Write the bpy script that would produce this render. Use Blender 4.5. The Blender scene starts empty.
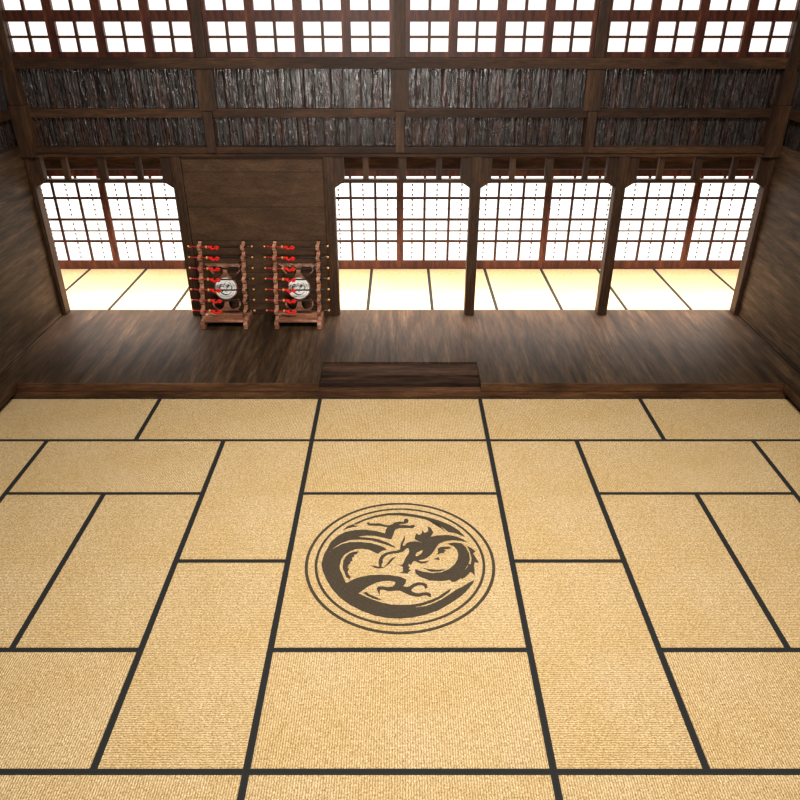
import bpy, bmesh, math, random
from math import radians, sin, cos, pi
from mathutils import Vector, Matrix
from mathutils.geometry import tessellate_polygon

random.seed(4)
SC = bpy.context.scene
COL = SC.collection

# ------------------------------------------------------------- camera
PITCH = 29.35
cam_data = bpy.data.cameras.new('camera')
cam_data.sensor_width = 36.0
cam_data.sensor_height = 36.0
cam_data.lens = 36.0 * 720.0 / 800.0
cam_data.clip_start = 0.05
cam = bpy.data.objects.new('camera', cam_data)
cam.location = (0, 0, 4.0)
cam.rotation_euler = (radians(90 - PITCH), 0, 0)
COL.objects.link(cam)
SC.camera = cam

# ------------------------------------------------------------- world, lights, exposure
world = bpy.data.worlds.new('world')
SC.world = world
world.use_nodes = True
bg = world.node_tree.nodes['Background']
bg.inputs[0].default_value = (1.0, 0.93, 0.85, 1)
bg.inputs[1].default_value = 0.10

def area(name, loc, rot, size, power, color, size_y=None, spread=None):
    l = bpy.data.lights.new(name, 'AREA')
    l.energy = power
    l.color = color
    l.size = size
    if size_y:
        l.shape = 'RECTANGLE'
        l.size_y = size_y
    if spread:
        l.spread = spread
    o = bpy.data.objects.new(name, l)
    o.location = loc
    o.rotation_euler = rot
    COL.objects.link(o)
    return o

PAPER_GLOW = 1.7
area('overhead_fill_light', (0.4, 3.6, 6.6), (0, 0, 0), 2.0, 690, (1.0, 0.95, 0.87))  # unseen overhead light, added to bring up the mats; position guessed
area('glint_fill_light', (-0.6, -1.0, 2.9), (radians(92), 0, 0), 0.45, 32, (1.0, 0.94, 0.86), spread=radians(64))  # added light low behind the camera, for glints on the weathered boards
area('corridor_fill_light', (0, 9.75, 2.585), (0, 0, 0), 13.0, 520, (1.0, 0.87, 0.80), size_y=0.5, spread=radians(95))  # added light under the corridor ceiling to brighten its mats, no known lamp

SC.view_settings.view_transform = 'Standard'
SC.view_settings.look = 'None'
SC.view_settings.exposure = 0.0
SC.view_settings.gamma = 1.0
SC.view_settings.use_curve_mapping = False

# ------------------------------------------------------------- materials
def new_mat(name):
    m = bpy.data.materials.new(name)
    m.use_nodes = True
    nt = m.node_tree
    b = nt.nodes['Principled BSDF']
    return m, nt, b

def N(nt, t, **kw):
    n = nt.nodes.new(t)
    for k, v in kw.items():
        setattr(n, k, v)
    return n

def coords(nt, scale, rot=(0, 0, 0), loc=(0, 0, 0)):
    tc = N(nt, 'ShaderNodeTexCoord')
    mp = N(nt, 'ShaderNodeMapping')
    mp.inputs['Scale'].default_value = scale
    mp.inputs['Rotation'].default_value = rot
    mp.inputs['Location'].default_value = loc
    nt.links.new(tc.outputs['Object'], mp.inputs[0])
    return mp.outputs[0]

def ramp(nt, src, stops):
    r = N(nt, 'ShaderNodeValToRGB')
    el = r.color_ramp.elements
    while len(el) < len(stops):
        el.new(0.5)
    for e, (p, c) in zip(el, stops):
        e.position = p
        e.color = (c[0], c[1], c[2], 1)
    nt.links.new(src, r.inputs[0])
    return r.outputs[0]

def noise(nt, vec, scale, detail=4, rough=0.6, dist=0.0):
    n = N(nt, 'ShaderNodeTexNoise')
    n.inputs['Scale'].default_value = scale
    n.inputs['Detail'].default_value = detail
    n.inputs['Roughness'].default_value = rough
    n.inputs['Distortion'].default_value = dist
    nt.links.new(vec, n.inputs['Vector'])
    return n.outputs[0]

def mixc(nt, fac, a, b, mode='MIX'):
    m = N(nt, 'ShaderNodeMix', data_type='RGBA', blend_type=mode)
    for sock, v in ((m.inputs[0], fac), (m.inputs[6], a), (m.inputs[7], b)):
        if hasattr(v, 'is_linked') or hasattr(v, 'links'):
            nt.links.new(v, sock)
        elif isinstance(v, (int, float)):
            sock.default_value = v
        else:
            sock.default_value = (v[0], v[1], v[2], 1)
    return m.outputs[2]

def bump(nt, b, h, strength, dist=0.01):
    bp = N(nt, 'ShaderNodeBump')
    bp.inputs['Strength'].default_value = strength
    bp.inputs['Distance'].default_value = dist
    nt.links.new(h, bp.inputs['Height'])
    nt.links.new(bp.outputs[0], b.inputs['Normal'])

def wood(name, dark, mid, light, axis='x', rough=0.55, grain=9.0, broad=1.6, bstr=0.25, spec=0.35, stretch=7.0):
    """timber with grain running along the given axis"""
    m, nt, b = new_mat(name)
    s = {'x': (1.0 / stretch, 1, 1), 'y': (1, 1.0 / stretch, 1), 'z': (1, 1, 1.0 / stretch)}[axis]
    v = coords(nt, s)
    fine = noise(nt, v, grain * 6, 5, 0.7, 0.3)
    wide = noise(nt, v, broad, 4, 0.55, 1.2)
    c1 = ramp(nt, wide, [(0.36, dark), (0.52, mid), (0.68, light)])
    g = ramp(nt, fine, [(0.3, (0.30, 0.27, 0.25)), (0.60, (1.25, 1.22, 1.2))])
    c = mixc(nt, 0.75, c1, g, 'MULTIPLY')
    streak = noise(nt, v, grain * 2.4, 4, 0.7, 0.4)
    c = mixc(nt, 0.85, c, ramp(nt, streak, [(0.38, (0.58, 0.55, 0.52)), (0.60, (1.18, 1.17, 1.16))]), 'MULTIPLY')
    nt.links.new(c, b.inputs['Base Color'])
    b.inputs['Roughness'].default_value = rough
    b.inputs['Specular IOR Level'].default_value = spec
    bump(nt, b, fine, bstr, 0.004)
    return m

M = {}
M['platform'] = wood('platform_wood', (0.0260, 0.0149, 0.0072), (0.0520, 0.0298, 0.0153), (0.0920, 0.0567, 0.0298), 'y', 0.5, 9, 6.0, 0.5, 0.3, 11)
M['beam_x'] = wood('beam_wood_x', (0.0275, 0.0119, 0.0052), (0.0535, 0.0244, 0.0106), (0.0887, 0.0431, 0.0192), 'x', 0.6, 9, 2.2, 0.25, 0.3)
M['beam_y'] = wood('beam_wood_y', (0.0275, 0.0119, 0.0052), (0.0535, 0.0244, 0.0106), (0.0887, 0.0431, 0.0192), 'y', 0.6, 9, 2.2, 0.25, 0.3)
M['beam_z'] = wood('beam_wood_z', (0.0306, 0.0136, 0.0062), (0.0581, 0.0272, 0.0123), (0.0887, 0.0438, 0.0206), 'z', 0.55, 9, 2.2, 0.25, 0.35)
M['side_wall'] = wood('side_wall_wood', (0.0342, 0.0203, 0.0106), (0.0684, 0.0421, 0.0234), (0.1180, 0.0761, 0.0454), 'y', 0.55, 8, 6.0, 0.4, 0.2, 10)
M['fascia'] = wood('fascia_wood', (0.036, 0.015, 0.007), (0.085, 0.038, 0.018), (0.150, 0.072, 0.034), 'x', 0.55, 7, 3.0, 0.25, 0.3)
M['step'] = wood('step_wood', (0.016, 0.008, 0.005), (0.042, 0.021, 0.012), (0.080, 0.040, 0.022), 'x', 0.72, 7, 5.0, 0.25, 0.2)
M['red_wood'] = wood('red_stained_wood', (0.0375, 0.0083, 0.0045), (0.0788, 0.0195, 0.0097), (0.1312, 0.0375, 0.0180), 'z', 0.45, 14, 7, 0.2, 0.4)
M['muntin'] = wood('dark_red_lattice_wood', (0.030, 0.006, 0.004), (0.050, 0.011, 0.007), (0.075, 0.018, 0.010), 'z', 0.5, 14, 7, 0.2, 0.4)
M['rack'] = wood('rack_wood', (0.28, 0.115, 0.065), (0.44, 0.20, 0.12), (0.64, 0.34, 0.22), 'x', 0.4, 12, 8, 0.2, 0.5, 3)

M['scroll'] = wood('carved_rack_wood', (0.22, 0.088, 0.048), (0.34, 0.145, 0.080), (0.48, 0.225, 0.13), 'x', 0.5, 12, 8, 0.2, 0.4, 3)

def back_wall_wood():
    m, nt, b = new_mat('back_wall_planks')
    v = coords(nt, (0.35, 1, 1))
    fine = noise(nt, v, 60, 5, 0.7, 0.3)
    wide = noise(nt, coords(nt, (0.32, 1, 1.0)), 8.0, 5, 0.6, 0.5)
    c1 = ramp(nt, wide, [(0.30, (0.045, 0.023, 0.011)), (0.52, (0.076, 0.038, 0.018)), (0.74, (0.110, 0.058, 0.029))])
    g = ramp(nt, fine, [(0.3, (0.34, 0.32, 0.30)), (0.62, (1.22, 1.2, 1.18))])
    c = mixc(nt, 0.7, c1, g, 'MULTIPLY')
    # seams between horizontal planks
    w = N(nt, 'ShaderNodeTexWave', wave_type='BANDS', bands_direction='Z', wave_profile='SAW')
    w.inputs['Scale'].default_value = 0.314159 * 4.6 / 1.0 * 0.5
    w.inputs['Distortion'].default_value = 0.0
    nt.links.new(coords(nt, (1, 1, 1), loc=(0, 0, 0.09)), w.inputs['Vector'])
    sm = ramp(nt, w.outputs['Fac'], [(0.0, (0.45, 0.42, 0.4)), (0.035, (1, 1, 1)), (0.97, (1, 1, 1)), (1.0, (0.6, 0.58, 0.55))])
    c = mixc(nt, 1.0, c, sm, 'MULTIPLY')
    nt.links.new(c, b.inputs['Base Color'])
    b.inputs['Roughness'].default_value = 0.6
    b.inputs['Specular IOR Level'].default_value = 0.3
    bump(nt, b, fine, 0.25, 0.004)
    return m
M['back_wall'] = back_wall_wood()

def weathered():
    """grey, flaking, glossy old boards with vertical joints"""
    m, nt, b = new_mat('weathered_board')
    flake = noise(nt, coords(nt, (1, 1, 0.28)), 26, 6, 0.72, 1.4)
    crack = noise(nt, coords(nt, (1, 1, 0.045)), 34, 4, 0.7, 0.5)
    tone = noise(nt, coords(nt, (1, 1, 0.05)), 6.5, 2, 0.5)
    base = ramp(nt, flake, [(0.36, (0.012, 0.009, 0.009)), (0.5, (0.036, 0.030, 0.029)), (0.66, (0.085, 0.072, 0.068))])
    rd = ramp(nt, tone, [(0.45, (1, 1, 1)), (0.60, (1.35, 0.72, 0.58))])
    c = mixc(nt, 0.8, base, rd, 'MULTIPLY')
    gr = ramp(nt, crack, [(0.40, (0.12, 0.11, 0.11)), (0.50, (1.0, 1.0, 1.0))])
    c = mixc(nt, 0.9, c, gr, 'MULTIPLY')
    nt.links.new(c, b.inputs['Base Color'])
    b.inputs['Roughness'].default_value = 0.24
    b.inputs['Specular IOR Level'].default_value = 0.75
    flake = noise(nt, coords(nt, (1, 1, 0.22)), 26, 3, 0.5, 1.2)
    crack = noise(nt, coords(nt, (1, 1, 0.06)), 30, 1, 0.5, 0.5)
    add = N(nt, 'ShaderNodeMath', operation='ADD')
    nt.links.new(crack, add.inputs[0])
    nt.links.new(flake, add.inputs[1])
    bump(nt, b, add.outputs[0], 1.0, 0.010)
    return m
M['weathered'] = weathered()

def tatami(name, rows_along):
    """woven rush; rows_along = axis along which the rush lines run"""
    m, nt, b = new_mat(name)
    tc = N(nt, 'ShaderNodeTexCoord')
    wv = N(nt, 'ShaderNodeTexWave', wave_type='BANDS', bands_direction='Y' if rows_along == 'x' else 'X', wave_profile='SIN')
    wv.inputs['Scale'].default_value = 0.314159 / 0.0160
    wv.inputs['Distortion'].default_value = 0.5
    wv.inputs['Detail'].default_value = 2
    wv.inputs['Detail Scale'].default_value = 3.0
    nt.links.new(tc.outputs['Object'], wv.inputs['Vector'])
    st = (0.55, 1, 1) if rows_along == 'x' else (1, 0.55, 1)
    fine = noise(nt, coords(nt, st), 125, 4, 0.85)
    broad = noise(nt, coords(nt, (1, 1, 1)), 1.8, 3, 0.5)
    base = ramp(nt, fine, [(0.36, (0.24, 0.12, 0.04)), (0.47, (0.62, 0.435, 0.21)), (0.62, (1.0, 0.85, 0.56))])
    medium = noise(nt, coords(nt, st), 48, 4, 0.8)
    base = mixc(nt, 0.8, base, ramp(nt, medium, [(0.38, (0.80, 0.74, 0.64)), (0.58, (1.06, 1.05, 1.04))]), 'MULTIPLY')
    lines = ramp(nt, wv.outputs['Fac'], [(0.0, (0.42, 0.34, 0.22)), (0.42, (1.08, 1.07, 1.05))])
    c = mixc(nt, 0.7, base, lines, 'MULTIPLY')
    br = ramp(nt, broad, [(0.35, (0.97, 0.93, 0.84)), (0.65, (1.02, 1.02, 1.04))])
    c = mixc(nt, 1.0, c, br, 'MULTIPLY')
    nt.links.new(c, b.inputs['Base Color'])
    b.inputs['Roughness'].default_value = 0.75
    b.inputs['Specular IOR Level'].default_value = 0.2
    mx = N(nt, 'ShaderNodeMath', operation='ADD')
    nt.links.new(wv.outputs['Fac'], mx.inputs[0])
    nt.links.new(fine, mx.inputs[1])
    bump(nt, b, mx.outputs[0], 0.75, 0.005)
    return m
M['rush_x'] = tatami('woven_rush_rows_across', 'x')
M['rush_y'] = tatami('woven_rush_rows_lengthwise', 'y')
M['rush_polished'] = tatami('polished_corridor_rush', 'x')
_b = M['rush_polished'].node_tree.nodes['Principled BSDF']
_b.inputs['Roughness'].default_value = 0.3
_b.inputs['Specular IOR Level'].default_value = 0.8

def plain(name, col, rough=0.6, metal=0.0, spec=0.4, nscale=60, amt=0.25):
    m, nt, b = new_mat(name)
    n = noise(nt, coords(nt, (1, 1, 1)), nscale, 3, 0.6)
    c = ramp(nt, n, [(0.3, tuple(x * (1 - amt) for x in col)), (0.7, tuple(min(1, x * (1 + amt)) for x in col))])
    nt.links.new(c, b.inputs['Base Color'])
    b.inputs['Roughness'].default_value = rough
    b.inputs['Metallic'].default_value = metal
    b.inputs['Specular IOR Level'].default_value = spec
    return m
M['border'] = plain('dark_cloth_border', (0.020, 0.020, 0.019), 0.85, 0, 0.2, 160, 0.2)
M['emblem'] = plain('dark_brown_ink', (0.062, 0.046, 0.030), 0.85, 0, 0.15, 130, 0.35)
M['emblem_black'] = plain('black_ink', (0.08, 0.08, 0.085), 0.6)
M['medal'] = plain('white_lacquer', (0.95, 0.95, 0.92), 0.4, 0, 0.4, 30, 0.05)
M['gold'] = plain('brass', (0.85, 0.42, 0.13), 0.4, 0.35, 0.5, 90, 0.15)
M['red'] = plain('red_cord', (0.85, 0.018, 0.012), 0.6, 0, 0.3, 90, 0.2)
M['red_grip'] = plain('dark_red_grip_wrap', (0.42, 0.012, 0.02), 0.6, 0, 0.3, 200, 0.4)
M['black'] = plain('black_lacquer', (0.014, 0.009, 0.007), 0.3, 0, 0.5)

def paper(name, strength, dotted):
    m, nt, b = new_mat(name)
    nt.nodes.remove(b)
    out = nt.nodes['Material Output']
    em = N(nt, 'ShaderNodeEmission')
    em.inputs[1].default_value = strength
    v = coords(nt, (1, 1, 1))
    n = noise(nt, v, 30, 3, 0.5)
    c = ramp(nt, n, [(0.3, (1.0, 0.955, 0.88)), (0.7, (1.0, 0.965, 0.90))])
    nt.links.new(c, em.inputs[0])
    nt.links.new(em.outputs[0], out.inputs[0])
    return m
M['paper'] = paper('backlit_shoji_paper', PAPER_GLOW, True)
M['paper_high'] = paper('backlit_window_paper', 1.35, False)

# ------------------------------------------------------------- geometry helpers
def bm_box(bm, x0, x1, y0, y1, z0, z1, bev=0.0):
    vs = [bm.verts.new(p) for p in ((x0, y0, z0), (x1, y0, z0), (x1, y1, z0), (x0, y1, z0),
                                    (x0, y0, z1), (x1, y0, z1), (x1, y1, z1), (x0, y1, z1))]
    fs = [bm.faces.new([vs[i] for i in f]) for f in ((3, 2, 1, 0), (4, 5, 6, 7), (0, 1, 5, 4), (1, 2, 6, 5), (2, 3, 7, 6), (3, 0, 4, 7))]
    if bev:
        es = list({e for f in fs for e in f.edges})
        bmesh.ops.bevel(bm, geom=es, offset=bev, segments=2, affect='EDGES', profile=0.6)
    return vs

def bm_prism(bm, pts, axis, a, b):
    """polygon pts extruded along axis ('x','y','z') from a to b"""
    def P(u, v, t):
        return {'x': (t, u, v), 'y': (u, t, v), 'z': (u, v, t)}[axis]
    lo = [bm.verts.new(P(u, v, a)) for u, v in pts]
    hi = [bm.verts.new(P(u, v, b)) for u, v in pts]
    n = len(pts)
    for tri in tessellate_polygon([[Vector((u, v, 0)) for u, v in pts]]):
        try:
            bm.faces.new([lo[i] for i in tri])
            bm.faces.new([hi[i] for i in reversed(tri)])
        except ValueError:
            pass
    for i in range(n):
        j = (i + 1) % n
        bm.faces.new((lo[i], lo[j], hi[j], hi[i]))

def bm_tube(bm, path, radii, seg=10, ratio=1.0):
    rings = []
    n = len(path)
    for i, p in enumerate(path):
        p = Vector(p)
        d = (Vector(path[min(i + 1, n - 1)]) - Vector(path[max(i - 1, 0)])).normalized()
        up = Vector((0, 0, 1)) if abs(d.z) < 0.9 else Vector((0, 1, 0))
        s = d.cross(up).normalized()
        u = s.cross(d).normalized()
        r = radii[i] if isinstance(radii, (list, tuple)) else radii
        rings.append([bm.verts.new(p + s * (r * ratio * cos(2 * pi * k / seg)) + u * (r * sin(2 * pi * k / seg))) for k in range(seg)])
    for a, b in zip(rings, rings[1:]):
        for k in range(seg):
            bm.faces.new((a[k], a[(k + 1) % seg], b[(k + 1) % seg], b[k]))
    bm.faces.new(list(reversed(rings[0])))
    bm.faces.new(rings[-1])

def link(name, bm, mat, parent=None, smooth=False):
    bmesh.ops.recalc_face_normals(bm, faces=bm.faces[:])
    me = bpy.data.meshes.new(name)
    bm.to_mesh(me)
    bm.free()
    me.materials.append(mat)
    if smooth:
        for p in me.polygons:
            p.use_smooth = True
    o = bpy.data.objects.new(name, me)
    COL.objects.link(o)
    if parent:
        o.parent = parent
    return o

def boxes(name, lst, mat, parent=None, bev=0.0, kind=None):
    bm = bmesh.new()
    for b in lst:
        bm_box(bm, *b, bev=bev)
    o = link(name, bm, mat, parent)
    if kind:
        o['kind'] = kind
    return o

def empty(name, loc=(0, 0, 0), kind=None):
    o = bpy.data.objects.new(name, None)
    o.empty_display_size = 0.2
    o.location = loc
    COL.objects.link(o)
    if kind:
        o['kind'] = kind
    return o

def tag(o, label, cat, group=None):
    o['label'] = label
    o['category'] = cat
    if group:
        o['group'] = group
    return o

U = 0.909
ROW = [7.177 - i * U for i in range(7)]          # mat joints from the platform towards the camera
W = 4.618                                        # side walls
YW = 9.14                                        # front face of the back wall timbers
DECK = 0.19

# ------------------------------------------------------------- setting: floors, platform
boxes('floor', [(-5.2, 5.2, 1.2, 7.7, -0.09, -0.051)], M['beam_x'], kind='structure')

NX, NY0, NY1 = 0.912, 7.152, 7.70                # stair notch cut in the deck
bm = bmesh.new()
bm_prism(bm, [(-4.325, 7.17), (-NX, 7.17), (-NX, NY1), (NX, NY1), (NX, 7.17), (4.325, 7.17), (4.80, 7.17), (4.80, 9.34), (-4.80, 9.34), (-4.80, 7.17)], 'z', 0.10, DECK)
o = link('floor_platform', bm, M['platform']); o['kind'] = 'structure'
# side ledges and the near ledge share the deck height
boxes('floor_ledge_left', [(-4.62, -4.3355, 1.2, 7.17, 0.10, DECK)], M['platform'], kind='structure')
boxes('floor_ledge_right', [(4.3355, 4.62, 1.2, 7.17, 0.10, DECK)], M['platform'], kind='structure')
boxes('floor_near', [(-4.62, 4.62, -3.0, 1.2, 0.10, DECK)], M['platform'], kind='structure')
# fascia boards on the front of the platform
boxes('trim_1', [(-4.325, -NX, 7.150, 7.170, 0.098, DECK), (NX, 4.325, 7.150, 7.170, 0.098, DECK)], M['fascia'], kind='structure', bev=0.003)
boxes('trim_2', [(-4.56, 4.56, 7.160, 7.24, -0.05, 0.0975)], M['fascia'], kind='structure', bev=0.003)
boxes('trim_3', [(-4.335, -4.325, 1.2, 7.15, 0.098, DECK), ], M['beam_y'], kind='structure')
boxes('trim_4', [(4.325, 4.335, 1.2, 7.15, 0.098, DECK), ], M['beam_y'], kind='structure')
boxes('trim_5', [(-4.62, -4.56, 1.2, 7.24, -0.05, 0.0995)], M['beam_y'], kind='structure')
boxes('trim_6', [(4.56, 4.62, 1.2, 7.24, -0.05, 0.0995)], M['beam_y'], kind='structure')

# recessed steps up to the platform
st = empty('recessed_stairs', (0, 7.24, 0.0))
tag(st, 'short dark brown recessed wooden steps cut into the front edge of the platform', 'steps')
def stp(name, b, m):
    o = boxes(name, [(b[0], b[1], b[2] - 7.24, b[3] - 7.24, b[4], b[5])], m, st, bev=0.003)
    return o
stp('tread', (-NX, NX, 7.241, 7.33, 0.055, 0.0975), M['step'])
stp('tread', (-NX, NX, 7.262, 7.41, 0.098, 0.137), M['step'])
stp('tread', (-NX, NX, 7.402, NY1, 0.1375, 0.168), M['step'])

# corridor behind the posts
boxes('floor_corridor', [(-7.3, 7.3, 9.34, 11.6, 0.02, 0.10)], M['beam_x'], kind='structure')
boxes('trim_7', [(-7.3, 7.3, 9.345, 9.40, 0.101, 0.150)], M['step'], kind='structure')

# ------------------------------------------------------------- tatami mats
def make_mat(x0, x1, y0, y1, z, label, group, thick=0.05, square=False):
    g = 0.0006
    x0 += g; x1 -= g; y0 += g; y1 -= g
    cx, cy = (x0 + x1) / 2, (y0 + y1) / 2
    a, b = (x1 - x0) / 2, (y1 - y0) / 2
    t = empty('tatami_mat', (cx, cy, z - thick))
    tag(t, label, 'tatami mat', group)
    w = 0.0195
    wx = 0.0225
    m = M['rush_polished'] if z > 0.1 else (M['rush_y'] if a > b * 1.1 else M['rush_x'])
    bm = bmesh.new()
    bm_box(bm, -a + wx, a - wx, -b + w, b - w, 0.001, thick - 0.002)
    link('rush_surface', bm, m, t)
    bm = bmesh.new()
    for bx in ((-a, a, -b, -b + w), (-a, a, b - w, b), (-a, -a + wx, -b + w, b - w), (a - wx, a, -b + w, b - w)):
        bm_box(bm, *bx, 0.0, thick)
    link('cloth_border', bm, M['border'], t)
    return t

MATS = [
    (-5, -3, 0, 1, 'horizontal tatami mat at the far left, against the platform edge'),
    (-3, -1, 0, 1, 'horizontal tatami mat against the platform edge, just left of the recessed steps'),
    (-1, 1, 0, 1, 'horizontal tatami mat directly in front of the recessed steps'),
    (1, 3, 0, 1, 'horizontal tatami mat against the platform edge, just right of the recessed steps'),
    (3, 5, 0, 1, 'horizontal tatami mat at the far right, against the platform edge'),
    (-5, -4, 1, 3, 'tatami mat running along the left ledge, second row from the platform'),
    (-4, -2, 1, 2, 'horizontal tatami mat left of centre in the second row from the platform'),
    (-2, -1, 1, 3, 'lengthwise tatami mat left of the dragon mat, nearer the platform'),
    (-1, 1, 1, 2, 'horizontal tatami mat bordering the far side of the dragon emblem mat'),
    (1, 2, 1, 3, 'lengthwise tatami mat right of the dragon mat, nearer the platform'),
    (2, 4, 1, 2, 'horizontal tatami mat right of centre in the second row from the platform'),
    (4, 5, 1, 3, 'tatami mat running along the right ledge, second row from the platform'),
    (-4, -3, 2, 4, 'lengthwise tatami mat in the outer of the paired mats left of the emblem'),
    (-3, -2, 2, 4, 'lengthwise tatami mat in the inner of the paired mats left of the emblem'),
    (-1, 1, 2, 4, 'large square tatami mat at the centre printed with a dark round dragon emblem'),
    (2, 3, 2, 4, 'lengthwise tatami mat in the inner of the paired mats right of the emblem'),
    (3, 4, 2, 4, 'lengthwise tatami mat in the outer of the paired mats right of the emblem'),
    (-5, -4, 3, 5, 'tatami mat cut off by the left picture edge, level with the emblem'),
    (4, 5, 3, 5, 'tatami mat cut off by the right picture edge, level with the emblem'),
    (-2, -1, 3, 5, 'lengthwise tatami mat running towards the viewer, left of the mat below the emblem'),
    (1, 2, 3, 5, 'lengthwise tatami mat running towards the viewer, right of the mat below the emblem'),
    (-4, -2, 4, 5, 'horizontal tatami mat near the lower left corner of the floor'),
    (-1, 1, 4, 5, 'horizontal tatami mat bordering the near side of the dragon emblem mat'),
    (2, 4, 4, 5, 'horizontal tatami mat near the lower right corner of the floor'),
    (-3, -1, 5, 6, 'nearest row tatami mat cut by the bottom picture edge, on the left'),
    (-1, 1, 5, 6, 'nearest row tatami mat cut by the bottom picture edge, in the middle'),
    (1, 3, 5, 6, 'nearest row tatami mat cut by the bottom picture edge, on the right'),
]
dragon_mat = None
for x0, x1, r0, r1, lab in MATS:
    t = make_mat(x0 * U, x1 * U, ROW[r1], ROW[r0] if r0 else 7.158, 0.0, lab, 'tatami mats on the main floor')
    if 'square' in lab:
        dragon_mat = t
for k in range(-7, 6):
    x0, x1 = (k + 0.5) * U - U * 0.0, (k + 1.5) * U
    where = ('left' if (x0 + x1) < 0 else 'right')
    xm = (x0 + x1) / 2
    if abs(xm) < 0.1:
        lab = 'sunlit tatami strip in the corridor straight ahead behind the middle opening'
    else:
        n = abs(k + 1)
        lab = 'bright corridor tatami strip, %s to the %s of the central strip' % (
            ['zero', 'first', 'second', 'third', 'fourth', 'fifth', 'sixth'][n], where)
    make_mat(x0, x1, 9.402, 11.18, 0.15, lab, 'tatami mats in the corridor', thick=0.049)

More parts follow.
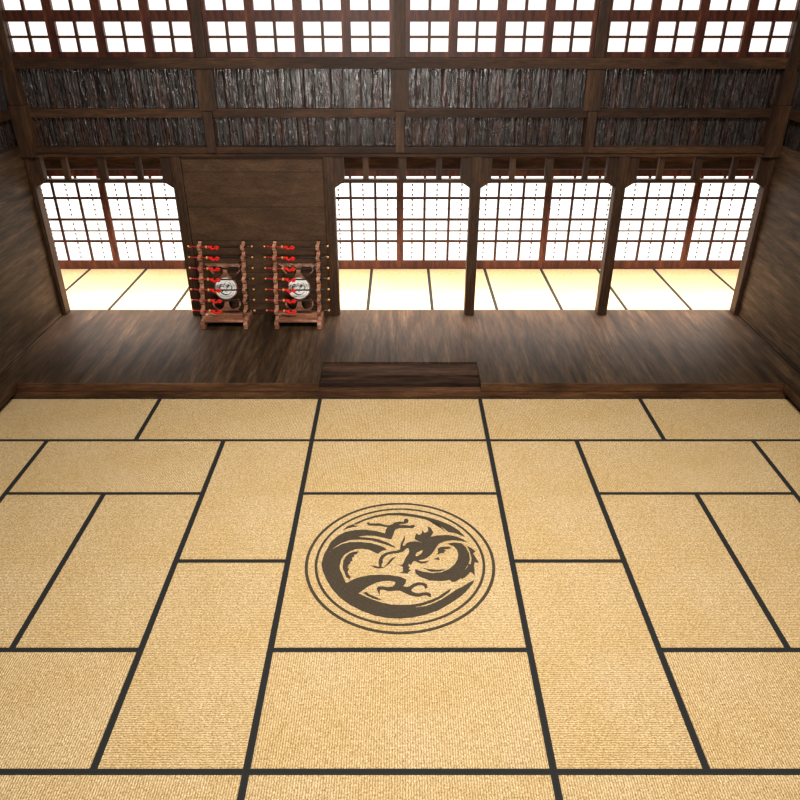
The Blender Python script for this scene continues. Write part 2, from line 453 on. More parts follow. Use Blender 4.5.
# ------------------------------------------------------------- dragon emblem
EMBLEM = {
  'body': [(-0.604,0.131),(-0.576,0.233),(-0.529,0.305),(-0.469,0.358),(-0.386,0.386),(-0.289,0.389),(-0.203,0.37),(-0.138,0.345),(-0.126,0.337),(-0.118,0.394),(-0.102,0.428),(-0.129,0.436),(-0.173,0.45),(-0.227,0.45),(-0.27,0.456),(-0.285,0.478),(-0.277,0.49),(-0.26,0.473),(-0.217,0.473),(-0.173,0.473),(-0.13,0.453),(-0.092,0.448),(-0.065,0.461),(-0.043,0.487),(0,0.499),(0.033,0.492),(0.044,0.538),(0.06,0.538),(0.071,0.521),(0.065,0.492),(0.038,0.475),(0.005,0.473),(-0.016,0.461),(-0.005,0.45),(0.043,0.453),(0.086,0.444),(0.108,0.453),(0.121,0.453),(0.124,0.436),(0.108,0.416),(0.065,0.419),(0,0.419),(-0.038,0.403),(-0.051,0.378),(-0.064,0.313),(-0.079,0.272),(-0.106,0.28),(-0.148,0.296),(-0.212,0.317),(-0.276,0.321),(-0.329,0.313),(-0.365,0.3),(-0.264,0.285),(-0.19,0.268),(-0.115,0.228),(-0.052,0.178),(-0.041,0.162),(-0.104,0.198),(-0.168,0.229),(-0.253,0.261),(-0.337,0.269),(-0.421,0.264),(-0.492,0.225),(-0.541,0.178),(-0.578,0.124),(-0.587,0.09),(-0.572,0.121),(-0.529,0.167),(-0.48,0.206),(-0.419,0.229),(-0.335,0.229),(-0.251,0.217),(-0.188,0.193),(-0.135,0.162),(-0.114,0.139),(-0.145,0.131),(-0.17,0.108),(-0.18,0.093),(-0.206,0.108),(-0.248,0.139),(-0.311,0.154),(-0.362,0.15),(-0.413,0.124),(-0.461,0.078),(-0.482,0.018),(-0.49,-0.055),(-0.484,-0.099),(-0.472,-0.127),(-0.447,-0.198),(-0.424,-0.253),(-0.409,-0.25),(-0.372,-0.218),(-0.315,-0.188),(-0.237,-0.167),(-0.158,-0.16),(-0.079,-0.167),(0,-0.184),(0.044,-0.211),(0.039,-0.253),(0.019,-0.287),(0.058,-0.298),(0.078,-0.287),(0.107,-0.26),(0.146,-0.246),(0.185,-0.253),(0.206,-0.266),(0.208,-0.3),(0.198,-0.307),(0.189,-0.28),(0.165,-0.269),(0.136,-0.273),(0.107,-0.291),(0.085,-0.32),(0.087,-0.34),(0.105,-0.358),(0.144,-0.367),(0.182,-0.354),(0.211,-0.354),(0.234,-0.371),(0.233,-0.397),(0.224,-0.393),(0.205,-0.38),(0.182,-0.377),(0.143,-0.393),(0.105,-0.387),(0.057,-0.367),(0.019,-0.34),(0,-0.327),(-0.039,-0.327),(-0.087,-0.334),(-0.125,-0.32),(-0.154,-0.316),(-0.161,-0.336),(-0.153,-0.387),(-0.168,-0.34),(-0.176,-0.307),(-0.165,-0.291),(-0.136,-0.291),(-0.097,-0.3),(-0.058,-0.293),(-0.039,-0.273),(-0.029,-0.239),(-0.039,-0.232),(-0.078,-0.222),(-0.137,-0.225),(-0.195,-0.246),(-0.252,-0.287),(-0.298,-0.334),(-0.326,-0.36),(-0.286,-0.387),(-0.208,-0.432),(-0.132,-0.464),(-0.075,-0.48),(0,-0.487),(0.075,-0.483),(0.151,-0.471),(0.227,-0.439),(0.295,-0.4),(0.355,-0.347),(0.396,-0.307),(0.38,-0.34),(0.314,-0.405),(0.236,-0.454),(0.16,-0.486),(0.103,-0.502),(0.131,-0.509),(0.187,-0.5),(0.264,-0.464),(0.322,-0.426),(0.383,-0.373),(0.433,-0.327),(0.484,-0.296),(0.546,-0.246),(0.578,-0.222),(0.565,-0.253),(0.51,-0.334),(0.458,-0.393),(0.377,-0.464),(0.28,-0.534),(0.185,-0.577),(0.092,-0.602),(0,-0.614),(-0.092,-0.608),(-0.185,-0.584),(-0.279,-0.54),(-0.376,-0.477),(-0.457,-0.4),(-0.521,-0.314),(-0.574,-0.211),(-0.612,-0.113),(-0.629,-0.041),(-0.629,-0.012),(-0.62,0.078)],
  'spine': [(-0.345,0.116),(-0.381,0.108),(-0.411,0.093),(-0.439,0.055),(-0.456,0.003),(-0.456,-0.07),(-0.451,-0.099),(-0.443,-0.113),(-0.419,-0.184),(-0.398,-0.2),(-0.394,-0.184),(-0.411,-0.156),(-0.422,-0.127),(-0.412,-0.091),(-0.425,-0.084),(-0.418,-0.041),(-0.415,-0.084),(-0.418,-0.041),(-0.404,-0.026),(-0.407,0.003),(-0.39,0.003),(-0.396,0.048),(-0.378,0.055),(-0.381,0.078),(-0.359,0.086)],
  'brow': [(-0.278,-0.358),(-0.259,-0.35),(-0.239,-0.373),(-0.19,-0.402),(-0.133,-0.432),(-0.19,-0.419),(-0.243,-0.387)],
  'wing': [(-0.493,0.386),(-0.453,0.436),(-0.396,0.47),(-0.405,0.45),(-0.362,0.441),(-0.41,0.431),(-0.452,0.414)],
  'crest': [(-0.391,0.478),(-0.306,0.538),(-0.22,0.581),(-0.111,0.613),(0,0.622),(0.11,0.602),(0.22,0.568),(0.327,0.521),(0.433,0.453),(0.503,0.378),(0.55,0.3),(0.51,0.329),(0.459,0.358),(0.417,0.365),(0.366,0.428),(0.304,0.487),(0.219,0.538),(0.11,0.573),(0,0.592),(-0.11,0.592),(-0.22,0.561),(-0.306,0.521),(-0.384,0.465)],
  'strand': [(0.235,0.529),(0.325,0.475),(0.395,0.358),(0.355,0.414),(0.293,0.475)],
  'head': [(-0.161,-0.074),(-0.17,-0.023),(-0.167,0.018),(-0.15,0.065),(-0.115,0.097),(-0.072,0.113),(-0.022,0.124),(0.007,0.14),(0.004,0.161),(0.022,0.178),(0.044,0.189),(0.059,0.216),(0.088,0.233),(0.125,0.238),(0.161,0.233),(0.187,0.216),(0.176,0.238),(0.147,0.255),(0.127,0.272),(0.138,0.339),(0.156,0.322),(0.178,0.328),(0.19,0.351),(0.191,0.385),(0.205,0.351),(0.224,0.351),(0.247,0.374),(0.242,0.432),(0.263,0.414),(0.28,0.357),(0.259,0.294),(0.259,0.296),(0.318,0.313),(0.403,0.321),(0.476,0.301),(0.527,0.268),(0.561,0.233),(0.515,0.252),(0.442,0.261),(0.378,0.248),(0.324,0.217),(0.302,0.178),(0.282,0.134),(0.259,0.092),(0.221,0.044),(0.185,0.023),(0.142,0.013),(0.17,-0.011),(0.205,-0.006),(0.241,0.008),(0.205,-0.021),(0.17,-0.025),(0.142,-0.008),(0.121,0.008),(0.099,-0.008),(0.088,-0.039),(0.071,-0.023),(0.063,-0.054),(0.074,-0.074),(0.063,-0.094),(0.08,-0.109),(0.063,-0.124),(0.062,-0.139),(0,-0.134),(0.028,-0.124),(0.028,-0.074),(0.021,-0.059),(-0.014,-0.044),(0.021,-0.046),(0.035,-0.013),(0.043,0.018),(0.057,0.055),(0.072,0.081),(0.081,0.124),(0.076,0.156),(0.058,0.161),(0.043,0.145),(0.022,0.118),(-0.014,0.102),(-0.065,0.092),(-0.108,0.076),(-0.132,0.049),(-0.146,0.018),(-0.142,-0.013),(-0.152,-0.034),(-0.153,-0.069),(-0.13,-0.077),(-0.168,-0.084),(-0.203,-0.074),(-0.229,-0.054),(-0.197,-0.062)],
  'HOLE': [(0.133,0.076),(0.144,0.102),(0.181,0.124),(0.172,0.092),(0.143,0.065)],
  'coil': [(0.402,0.209),(0.45,0.225),(0.512,0.214),(0.545,0.162),(0.565,0.093),(0.564,0.018),(0.542,-0.055),(0.519,-0.096),(0.502,-0.12),(0.518,-0.113),(0.554,-0.041),(0.574,-0.041),(0.588,0.033),(0.578,0.124),(0.561,0.178),(0.591,0.154),(0.618,0.116),(0.596,0.093),(0.612,0.048),(0.634,-0.019),(0.602,-0.007),(0.591,-0.055),(0.592,-0.084),(0.59,-0.163),(0.576,-0.134),(0.557,-0.123),(0.523,-0.17),(0.491,-0.2),(0.482,-0.191),(0.43,-0.232),(0.406,-0.232),(0.392,-0.211),(0.323,-0.225),(0.235,-0.218),(0.158,-0.177),(0.127,-0.141),(0.125,-0.099),(0.179,-0.127),(0.258,-0.144),(0.328,-0.134),(0.379,-0.106),(0.4,-0.091),(0.443,-0.041),(0.472,0.018),(0.482,0.078),(0.476,0.139),(0.448,0.185)],
  'line': [(0.17,-0.073),(0.23,-0.099),(0.299,-0.106),(0.364,-0.096),(0.318,-0.117),(0.249,-0.12)],
  'ear': [(0.307,0.078),(0.319,0.108),(0.316,0.147),(0.343,0.17),(0.405,0.17),(0.425,0.158),(0.383,0.147),(0.351,0.139),(0.382,0.124),(0.355,0.116),(0.36,0.101),(0.329,0.096)],
  'dot': [(0.28,0.025),(0.311,0.04),(0.32,0.018)],
  'whisker': [(0.007,0.167),(0.01,0.211),(0.026,0.255),(0.039,0.322),(0.038,0.266),(0.02,0.211),(0.018,0.172)],
  'curl': [(-0.133,-0.081),(-0.097,-0.023),(-0.068,0.028),(-0.029,0.058),(-0.06,0.023),(-0.088,-0.028)],
}

def fatten(poly, d):
    n = len(poly)
    ar = sum(poly[i][0] * poly[(i + 1) % n][1] - poly[(i + 1) % n][0] * poly[i][1] for i in range(n))
    sg = 1 if ar > 0 else -1
    out = []
    for i in range(n):
        a, p, c = Vector(poly[i - 1]), Vector(poly[i]), Vector(poly[(i + 1) % n])
        e1, e2 = (p - a), (c - p)
        if e1.length < 1e-6 or e2.length < 1e-6:
            out.append(tuple(p)); continue
        n1 = Vector((e1.y, -e1.x)).normalized() * sg
        n2 = Vector((e2.y, -e2.x)).normalized() * sg
        m = n1 + n2
        if m.length < 0.35:
            out.append(tuple(p)); continue
        m.normalize()
        out.append(tuple(p + m * d / max(0.6, m.dot(n1))))
    return out

def emblem_mesh(bm, scale, z, thick, to3d, r_rings=((0.743, 0.768), (0.667, 0.689)), grow=0.0045):
    def solid(polys):
        flat = [p for poly in polys for p in poly]
        tris = tessellate_polygon([[Vector((x, y, 0)) for x, y in poly] for poly in polys])
        top = [bm.verts.new(to3d(x * scale, y * scale, z + thick)) for x, y in flat]
        bot = [bm.verts.new(to3d(x * scale, y * scale, z)) for x, y in flat]
        for t in tris:
            try:
                bm.faces.new([top[i] for i in t])
                bm.faces.new([bot[i] for i in reversed(t)])
            except ValueError:
                pass
        off = 0
        for poly in polys:
            n = len(poly)
            for i in range(n):
                j = (i + 1) % n
                bm.faces.new((top[off + i], top[off + j], bot[off + j], bot[off + i]))
            off += n
    for k, poly in EMBLEM.items():
        if k == 'HOLE':
            continue
        polys = [fatten(poly, grow)]
        if k == 'head':
            hx = sum(p[0] for p in EMBLEM['HOLE']) / 5
            hy = sum(p[1] for p in EMBLEM['HOLE']) / 5
            polys.append([(hx + (p[0] - hx) * 1.35, hy + (p[1] - hy) * 1.35) for p in EMBLEM['HOLE']])
        solid(polys)
    for r0, r1 in r_rings:
        n = 96
        tops = []
        for r in (r0, r1):
            for zz in (z, z + thick):
                tops.append([bm.verts.new(to3d(r * scale * cos(2 * pi * i / n), r * scale * sin(2 * pi * i / n), zz)) for i in range(n)])
        for i in range(n):
            j = (i + 1) % n
            ib, it, ob, ot = tops
            bm.faces.new((it[i], it[j], ot[j], ot[i]))
            bm.faces.new((ib[i], ib[j], ob[j], ob[i]))
            bm.faces.new((it[i], it[j], ib[j], ib[i]))
            bm.faces.new((ot[i], ot[j], ob[j], ob[i]))
bm = bmesh.new()
emblem_mesh(bm, 1.0, 0.0481, 0.0012, lambda x, y, z: (x, y, z))
o = link('dragon_emblem', bm, M['emblem'], dragon_mat)
o['label'] = 'dark brown round dragon emblem inside two thin rings'

# ------------------------------------------------------------- back wall
wb = empty('wall_upper', (0, 0, 0), 'structure')
# solid wall behind the sword racks
boxes('wall_back', [(-2.699, -0.951, YW + 0.045, YW + 0.16, DECK, 2.274)], M['back_wall'], kind='structure')
boxes('baseboard_back', [(-2.685, -0.97, YW + 0.02, YW + 0.0449, DECK + 0.001, DECK + 0.07)], M['beam_x'], kind='structure')
# weathered plank panels
XP = [(-4.50, -2.285), (-2.285, 0.0), (0.0, 2.285), (2.285, 4.50)]
def plank_panel(x0, x1, z0, z1):
    bm = bmesh.new()
    x = x0
    while x < x1 - 0.02:
        w = min(random.uniform(0.12, 0.21), x1 - x)
        dy = random.uniform(-0.006, 0.006)
        bm_box(bm, x + 0.006, x + w - 0.006, YW + 0.10 + dy, YW + 0.128 + dy, z0, z1, bev=0.004)
        x += w
    link('plank_panel', bm, M['weathered'], wb)
    boxes('backing_board', [(x0, x1, YW + 0.142, YW + 0.155, z0, z1)], M['step'], wb)
for a, b in XP:
    plank_panel(a, b, 2.36, 2.77)
    plank_panel(a, b, 2.77, 3.31)

def beam(n, x0, x1, y0, y1, z0, z1, m='beam_x', bev=0.006):
    return boxes('trim_%d' % n, [(x0, x1, y0, y1, z0, z1)], M[m], kind='structure', bev=bev)
beam(10, -4.62, 4.62, YW - 0.03, YW + 0.15, 2.322, 2.392)
beam(11, -4.62, 4.62, YW - 0.01, YW + 0.15, 2.275, 2.321)
beam(12, -4.62, 4.62, YW + 0.03, YW + 0.15, 2.72, 2.82)
beam(13, -4.62, 4.62, YW - 0.005, YW + 0.15, 3.255, 3.372)
# upper posts: slim below, thick above
n = 14
for xp in (-2.285, 0.0, 2.285):
    beam(n, xp - 0.055, xp + 0.055, YW - 0.045, YW + 0.14, 2.33, 2.795, 'beam_z'); n += 1
    beam(n, xp - 0.105, xp + 0.105, YW + 0.02, YW + 0.14, 2.796, 3.3, 'beam_z'); n += 1
    beam(n, xp - 0.06, xp + 0.06, YW - 0.01, YW + 0.14, 3.373, 4.95, 'beam_z'); n += 1
# upper windows, sixteen lights each with its own red frame
wi = 1
for g, gc in enumerate((-3.42, -1.155, 1.15, 3.42)):
    for k in range(4):
        cx = gc + (k - 1.5) * 0.543
        w0 = empty('window_%d' % wi, (cx, YW + 0.07, 3.372), 'structure'); wi += 1
        half = 0.2715
        pw = 0.2195
        fr = []
        for s in (-1, 1):
            fr.append((min(s * pw, s * half), max(s * pw, s * half), -0.02, 0.03, 0.001, 1.50))
        zr = [(0.001, 0.058), (0.365, 0.483), (0.790, 0.908), (1.215, 1.50)]
        for z0, z1 in zr:
            fr.append((-pw, pw, -0.02, 0.03, z0, z1))
        boxes('frame', fr, M['red_wood'], w0)
        mu = []
        for (a, b) in ((0.058, 0.365), (0.483, 0.790), (0.908, 1.215)):
            mu.append((-0.017, 0.017, -0.012, 0.018, a, b))
            mu.append((-pw, -0.017, -0.010, 0.016, (a + b) / 2 - 0.014, (a + b) / 2 + 0.014))
            mu.append((0.017, pw, -0.010, 0.016, (a + b) / 2 - 0.014, (a + b) / 2 + 0.014))
        boxes('lattice', mu, M['red_wood'], w0)
        boxes('paper_pane', [(-half + 0.001, half - 0.001, 0.031, 0.036, 0.01, 1.49)], M['paper_high'], w0)
boxes('trim_30', [(-4.62, 4.62, YW - 0.005, YW + 0.15, 4.951, 5.07)], M['beam_x'], kind='structure')

# ------------------------------------------------------------- posts
def make_post(name, x, w, label, inner, z1=2.274, brackets=(True, True)):
    t = empty(name, (x, YW, DECK))
    tag(t, label, 'post', 'timber posts along the back wall')
    bm = bmesh.new()
    h = z1 - DECK
    bm_box(bm, -w / 2, w / 2, 0.0, 0.15, 0, h, bev=0.008)
    link('shaft', bm, M['beam_z'], t)
    bm = bmesh.new()
    bm_box(bm, -w * 0.18, w * 0.18, -0.012, -0.0002, 0.0, h, bev=0.004)
    link('moulding', bm, M['beam_z'], t)
    for s, on in zip((-1, 1), brackets):
        if not on:
            continue
        bm = bmesh.new()
        zt = h
        pts = [(s * w / 2, zt), (s * (w / 2 + 0.125), zt), (s * (w / 2 + 0.125), 1.762), (s * (w / 2 + 0.09), 1.760), (s * w / 2, 1.700)]
        bm_prism(bm, pts, 'y', 0.02, 0.12)
        link('bracket', bm, M['beam_z'], t)
    return t
PX = [-4.586, -2.765, -0.885, 0.945, 2.755, 4.586]
make_post('timber_post', PX[0], 0.062, 'brown timber post in the far left corner beside the left wall', 1, brackets=(False, True))
make_post('timber_post', PX[1], 0.13, 'brown timber post left of the sword racks', 1, brackets=(True, False))
make_post('timber_post', PX[2], 0.13, 'brown timber post right of the sword racks', 1, brackets=(False, True))
make_post('timber_post', PX[3], 0.13, 'free-standing timber post just right of the middle opening', 1)
make_post('timber_post', PX[4], 0.13, 'free-standing timber post between the two right-hand openings', 1)
make_post('timber_post', PX[5], 0.062, 'brown timber post in the far right corner beside the right wall', 1, brackets=(True, False))
# heavier corner timbers
for i, s in enumerate((-1, 1)):
    x0, x1 = sorted((s * 4.42, s * 4.617))
    boxes('trim_%d' % (31 + 2 * i), [(x0, x1, YW - 0.055, YW + 0.14, 2.276, 2.86)], M['beam_z'], kind='structure', bev=0.006)
    x0, x1 = sorted((s * 4.46, s * 4.617))
    boxes('trim_%d' % (32 + 2 * i), [(x0, x1, YW - 0.02, YW + 0.14, 2.861, 4.95)], M['beam_z'], kind='structure', bev=0.006)

# ------------------------------------------------------------- transoms over the openings
for (a, b, where) in ((PX[0], PX[1], 'over the left opening'), (PX[2], PX[3], 'over the middle opening'),
                      (PX[3], PX[4], 'over the opening right of the middle post'), (PX[4], PX[5], 'over the far right opening')):
    x0 = a + (0.0315 if a == PX[0] else 0.0655)
    x1 = b - (0.0315 if b == PX[5] else 0.0655)
    cx = (x0 + x1) / 2
    t = empty('transom', (cx, YW + 0.03, 1.952))
    tag(t, 'brown openwork transom with three short struts ' + where, 'transom', 'transoms over the openings')
    hw = (x1 - x0) / 2 - 0.126
    boxes('rail', [(-hw, hw, 0, 0.07, 0.0, 0.045)], M['beam_x'], t, bev=0.004)
    for q in (-1, 0, 1):
        xx = q * 0.455
        ww = 0.035 if q else 0.05
        boxes('strut', [(xx - ww, xx + ww, 0.005, 0.06, 0.0455, 0.3215)], M['beam_z'], t, bev=0.004)

# ------------------------------------------------------------- side walls
for s, nm in ((-1, 'left'), (1, 'right')):
    def sx(a, b):
        return tuple(sorted((s * a, s * b)))
    w_ = empty('wall_' + nm, (0, 0, 0), 'structure')
    boxes('wall_panel', [(*sx(4.621, 4.72), -3.0, 9.3, 0.10, 2.40)], M['side_wall'], w_)
    bm = bmesh.new()
    y = -3.0
    for z0, z1 in ((2.39, 2.77), (2.77, 3.31), (3.31, 5.0)):
        y = -3.0
        while y < 9.28:
            wd = min(random.uniform(0.13, 0.22), 9.3 - y)
            dx = random.uniform(-0.006, 0.006)
            a, b = sx(4.68 + dx, 4.72 + dx)
            bm_box(bm, a, b, y + 0.0015, y + wd - 0.0015, z0, z1)
            y += wd
    link('plank_panel', bm, M['weathered'], w_)
    boxes('side_beam', [(*sx(4.60, 4.70), -3.0, YW - 0.06, 2.72, 2.82)], M['beam_y'], w_, bev=0.006)
    boxes('side_beam', [(*sx(4.56, 4.70), -3.0, YW - 0.06, 3.255, 3.372)], M['beam_y'], w_, bev=0.006)
    boxes('baseboard_' + nm, [(*sx(4.607, 4.6205), -3.0, YW - 0.02, DECK + 0.0005, DECK + 0.03)], M['side_wall'], kind='structure', bev=0.004)

# ------------------------------------------------------------- corridor: shoji doors, wall over them, ceiling
YS = 11.17
ZR = [0.279, 0.5956, 0.9414, 1.2739, 1.604]
for i in range(6):
    xa = -6.84 + i * 2.28
    t = empty('door_%d' % (i + 1), (xa + 1.14, YS + 0.012, 0.1515), 'structure')
    hw = 1.139
    zb = 0.0
    top = 1.70 - 0.1515
    fr = [(-hw, -hw + 0.052, 0, 0.04, 0, top), (hw - 0.052, hw, 0, 0.04, 0, top),
          (-hw + 0.052, hw - 0.052, 0, 0.04, 0, 0.128), (-hw + 0.052, hw - 0.052, 0, 0.04, 1.604 - 0.1515, top)]
    boxes('frame', fr, M['red_wood'], t, bev=0.003)
    mu = []
    for k in range(1, 6):
        x = -1.14 + k * 0.38
        mu.append((x - 0.0185, x + 0.0185, 0.006, 0.03, 0.128, 1.604 - 0.1515))
    for z in ZR[1:4]:
        mu.append((-hw + 0.052, hw - 0.052, 0.009, 0.028, z - 0.1515 - 0.018, z - 0.1515 + 0.018))
    boxes('lattice', mu, M['muntin'], t)
    boxes('paper_sheet', [(-hw + 0.02, hw - 0.02, 0.0405, 0.044, 0.02, top - 0.02)], M['paper'], t)
    # stitched marks and faint bars standing for lattice outside, seen through the paper
    bm = bmesh.new()
    for k in range(6):
        x = -1.14 + (k + 0.5) * 0.38
        z = 0.16
        while z < 1.43:
            bm_box(bm, x - 0.0115, x + 0.0115, 0.0385, 0.0404, z, z + 0.034)
            z += 0.076
    for z in (0.755 - 0.1515, 1.10 - 0.1515):
        th = 0.012 if z < 0.8 else 0.005
        bm_box(bm, -hw + 0.053, hw - 0.053, 0.0386, 0.0403, z - th, z + th)
    link('paper_dashes', bm, plain('grey_dashes', (0.16, 0.15, 0.15), 0.8) if i == 0 else bpy.data.materials['grey_dashes'], t)
boxes('wall_corridor', [(-7.3, 7.3, YS + 0.005, YS + 0.10, 1.715, 2.60)], M['step'], kind='structure')
boxes('ceiling', [(-7.3, 7.3, YW + 0.151, YS + 0.10, 2.601, 2.64)], M['beam_x'], kind='structure')
boxes('wall_corridor_left', [(-7.34, -7.3, YW + 0.15, YS + 0.10, 0.1, 2.6)], M['back_wall'], kind='structure')
boxes('wall_corridor_right', [(7.3, 7.34, YW + 0.15, YS + 0.10, 0.1, 2.6)], M['back_wall'], kind='structure')
boxes('wall_corridor_front_left', [(-7.3, -4.721, YW, YW + 0.15, 0.1, 2.6)], M['back_wall'], kind='structure')
boxes('wall_corridor_front_right', [(4.721, 7.3, YW, YW + 0.15, 0.1, 2.6)], M['back_wall'], kind='structure')

# ------------------------------------------------------------- sword racks
LEAN = radians(17)
RY0 = 8.729                                      # y of the lean line at deck height
SZ = [0.390 + 0.1305 * k for k in range(7)]      # sword heights
def lean_y(z):
    return RY0 + (z - DECK) * math.tan(LEAN)

def make_rack(x, label):
    t = empty('sword_rack', (x, RY0, DECK))
    tag(t, label, 'sword rack', 'sword racks against the back wall')
    hw = 0.279
    ca, sa = cos(LEAN), sin(LEAN)
    def lean(u, w):                               # u up along the upright, w towards the viewer
        return (u * sa - w * ca, u * ca + w * sa)
    # profile of an upright with hooks
    us = [(z - DECK + 0.004) / ca for z in SZ]
    front = [(0.08, 0.012), (0.12, 0.0)]
    for u in us:
        front += [(u - 0.058, 0.004), (u - 0.040, 0.036), (u - 0.010, 0.050), (u + 0.022, 0.048), (u + 0.032, 0.040),
                  (u + 0.022, 0.034), (u - 0.004, 0.030), (u - 0.013, 0.018), (u - 0.008, 0.004), (u + 0.016, -0.002), (u + 0.04, -0.004)]
    front += [(1.09, 0.004), (1.105, -0.01), (1.10, -0.035)]
    back = [(1.06, -0.045), (0.08, -0.045)]
    prof = [lean(u, w) for u, w in front + back]
    for s in (-1, 1):
        bm = bmesh.new()
        bm_prism(bm, prof, 'x', s * hw - 0.021, s * hw + 0.021)
        for v in bm.verts:
            v.co.x += 0.007 * sin(v.co.z * 2 * pi / 0.1305 + 1.0)
        link('upright', bm, M['rack'], t)
        # foot running back towards the wall
        bm = bmesh.new()
        bm_prism(bm, [(-0.055, 0.0), (0.33, 0.0), (0.36, 0.05), (0.33, 0.09), (0.06, 0.10), (-0.045, 0.10), (-0.06, 0.06)], 'x', s * hw - 0.025, s * hw + 0.025)
        link('foot', bm, M['rack'], t)
    a = hw - 0.026
    boxes('base_shelf', [(-a, a, -0.02, 0.30, 0.094, 0.108)], M['scroll'], t, bev=0.004)
    boxes('front_rail', [(-a, a, -0.045, -0.021, 0.088, 0.122)], M['rack'], t, bev=0.005)
    SET = 0.12
    def leaned_part(name, polys, mat, w0, w1):
        bm = bmesh.new()
        for poly in polys:
            n0 = len(bm.verts)
            bm_prism(bm, poly, 'y', 0, 1)
            bm.verts.ensure_lookup_table()
            for v in list(bm.verts)[n0:]:
                xx, tt, uu = v.co
                w = w0 + (w1 - w0) * tt - SET
                uu -= 0.02
                yy, zz = lean(uu, w)
                v.co = (xx, yy, zz)
        return link(name, bm, mat, t)
    SET = 0.12
    b = hw - 0.022
    # upper crossbar with tapering underside
    leaned_part('crossbar', [[(-b, 0.84), (b, 0.84), (b, 0.825), (b - 0.05, 0.80), (-b + 0.05, 0.80), (-b, 0.825)]], M['rack'], -0.04, -0.012)
    def arc(cx, cy, r0, r1, a0, a1, n=14):
        pts = [(cx + r1 * cos(radians(a0 + (a1 - a0) * i / n)), cy + r1 * sin(radians(a0 + (a1 - a0) * i / n))) for i in range(n + 1)]
        pts += [(cx + r0 * cos(radians(a1 + (a0 - a1) * i / n)), cy + r0 * sin(radians(a1 + (a0 - a1) * i / n))) for i in range(n + 1)]
        return pts
    CU = 0.52                                    # medallion centre along the lean
    R = 0.150
    # carved scrolls above and below the medallion
    up = [[(-0.045, 0.801), (0.045, 0.801), (0.030, 0.78), (0.026, 0.73), (0.045, 0.69), (0.085, 0.655), (-0.085, 0.655), (-0.045, 0.69), (-0.026, 0.73), (-0.030, 0.78)]]
    for s in (-1, 1):
        p = arc(s * 0.165, 0.775, 0.044, 0.058, -60 if s > 0 else 240, 40 if s > 0 else 140)
        if s > 0:
            p = arc(0.135, 0.765, 0.046, 0.062, -75, 45)
        else:
            p = arc(-0.135, 0.765, 0.046, 0.062, 255, 135)
        up.append(p)
    leaned_part('upper_scroll', up, M['scroll'], -0.036, -0.016)
    lo = [[(-0.17, 0.218), (0.17, 0.218), (0.155, 0.235), (0.07, 0.245), (0.04, 0.275), (0.026, 0.32), (0.03, 0.375), (-0.03, 0.375), (-0.026, 0.32), (-0.04, 0.275), (-0.07, 0.245), (-0.155, 0.235)]]
    for s in (-1, 1):
        if s > 0:
            lo.append(arc(0.105, 0.315, 0.062, 0.082, -90, 55))
        else:
            lo.append(arc(-0.105, 0.315, 0.062, 0.082, 270, 125))
    leaned_part('lower_scroll', lo, M['scroll'], -0.036, -0.016)
    # round medallion: rim, white disc, emblem
    circ = [(R * cos(2 * pi * i / 48), CU + R * sin(2 * pi * i / 48)) for i in range(48)]
    rim = leaned_part('medallion', [circ], M['rack'], -0.040, -0.012)
    circ = [((R - 0.012) * cos(2 * pi * i / 48), CU + (R - 0.012) * sin(2 * pi * i / 48)) for i in range(48)]
    d = leaned_part('white_disc', [circ], M['medal'], -0.0118, -0.008)
    d['label'] = 'white round plate'
    d.parent = rim
    bm = bmesh.new()
    def to3d(xx, uu, w):
        yy, zz = lean(uu + CU - 0.02, w - SET)
        return (xx, yy, zz)
    emblem_mesh(bm, 0.150, -0.0078, 0.002, to3d, r_rings=((0.75, 0.765),), grow=-0.009)
    e = link('dragon_emblem', bm, M['emblem_black'], t)
    e.parent = rim
    return t
RX = (-2.297, -1.334)
make_rack(RX[0], 'reddish wooden sword rack nearer the left opening, holding seven swords')
make_rack(RX[1], 'reddish wooden sword rack nearer the middle opening, holding seven swords')

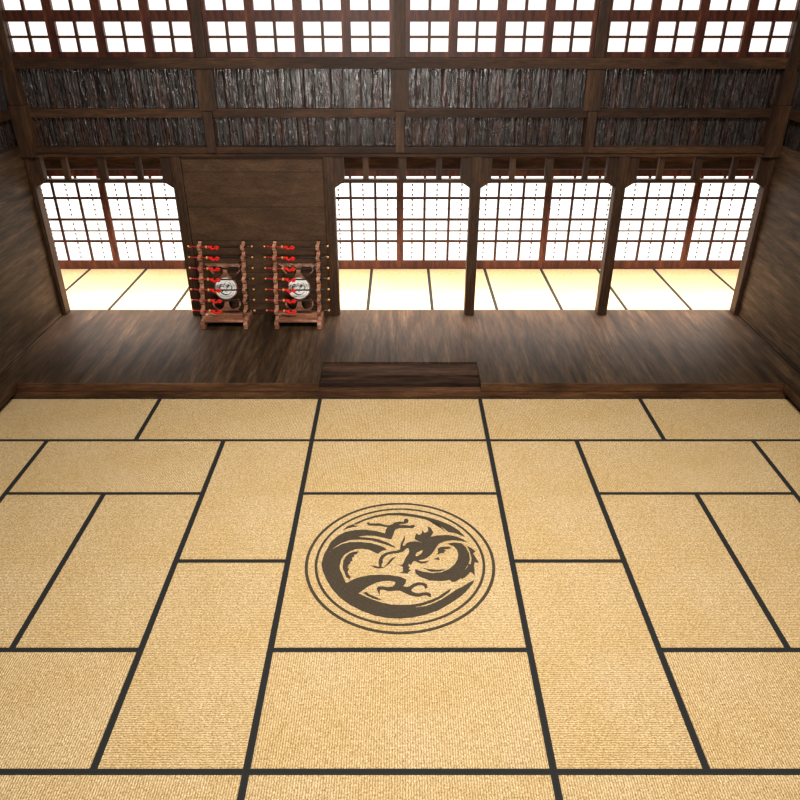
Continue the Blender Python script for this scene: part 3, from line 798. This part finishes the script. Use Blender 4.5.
def make_sword():
    t = empty('katana', (0, 0, 0))
    r = 0.0085
    def curve(x):                                # gentle curve of the blade
        return 0.010 * (x / 0.41) ** 2
    def seg(name, x0, x1, r0, r1, m, n=8, ratio=1.0, parent=t):
        bm = bmesh.new()
        path = [(x0 + (x1 - x0) * i / n, 0, curve(x0 + (x1 - x0) * i / n)) for i in range(n + 1)]
        rad = [r0 + (r1 - r0) * i / n for i in range(n + 1)]
        bm_tube(bm, path, rad, 10, ratio)
        return link(name, bm, m, parent, True)
    seg('pommel', -0.418, -0.396, 0.011, 0.013, M['gold'], 2)
    g = seg('grip', -0.3955, -0.192, 0.0085, 0.0085, M['red_grip'], 8)
    seg('guard', -0.1915, -0.168, 0.0205, 0.0205, M['gold'], 2)
    seg('scabbard', -0.1675, 0.392, 0.0115, 0.0095, M['black'], 12)
    seg('end_cap', 0.3925, 0.418, 0.0135, 0.0125, M['gold'], 2)
    # red cord wound and knotted round the scabbard with hanging loops
    bm = bmesh.new()
    for i, x in enumerate((-0.152, -0.139, -0.126, -0.113)):
        bm_tube(bm, [(x - 0.0075, 0, 0.001), (x + 0.0075, 0, 0.001)], 0.0185 - 0.001 * i, 10)
    for x0, x1, dz in ((-0.135, -0.065, -0.022), (-0.075, -0.02, 0.010), (-0.075, -0.018, -0.018)):
        pts = []
        for k in range(9):
            a = k / 8
            pts.append((x0 + (x1 - x0) * a, -0.017, 0.001 + dz * sin(pi * a)))
        bm_tube(bm, pts, [0.006 + 0.009 * sin(pi * k / 8) for k in range(9)], 8)
    bm_tube(bm, [(-0.03, -0.016, -0.002), (-0.012, -0.016, 0.004)], [0.012, 0.009], 8)
    link('cord', bm, M['red'], t, True)
    return t

proto = make_sword()
ORD = ['lowest', 'second lowest', 'third from the bottom', 'middle', 'third from the top', 'second from the top', 'topmost']
first = True
for ri, xr in enumerate(RX):
    for k, z in enumerate(SZ):
        if first:
            s = proto
            first = False
        else:
            s = proto.copy()
            COL.objects.link(s)
            for ch in [c for c in bpy.data.objects if c.parent == proto]:
                c = ch.copy()
                c.parent = s
                COL.objects.link(c)
        zz = z + 0.008
        s.location = (xr - 0.010 + (0.0 if ri == 0 else 0.010), lean_y(zz) - 0.018, zz)
        side = 'on the left rack' if ri == 0 else 'on the right rack'
        tag(s, 'black sheathed sword with red grip, %s of seven %s' % (ORD[k], side), 'sword',
            'swords on the left rack' if ri == 0 else 'swords on the right rack')
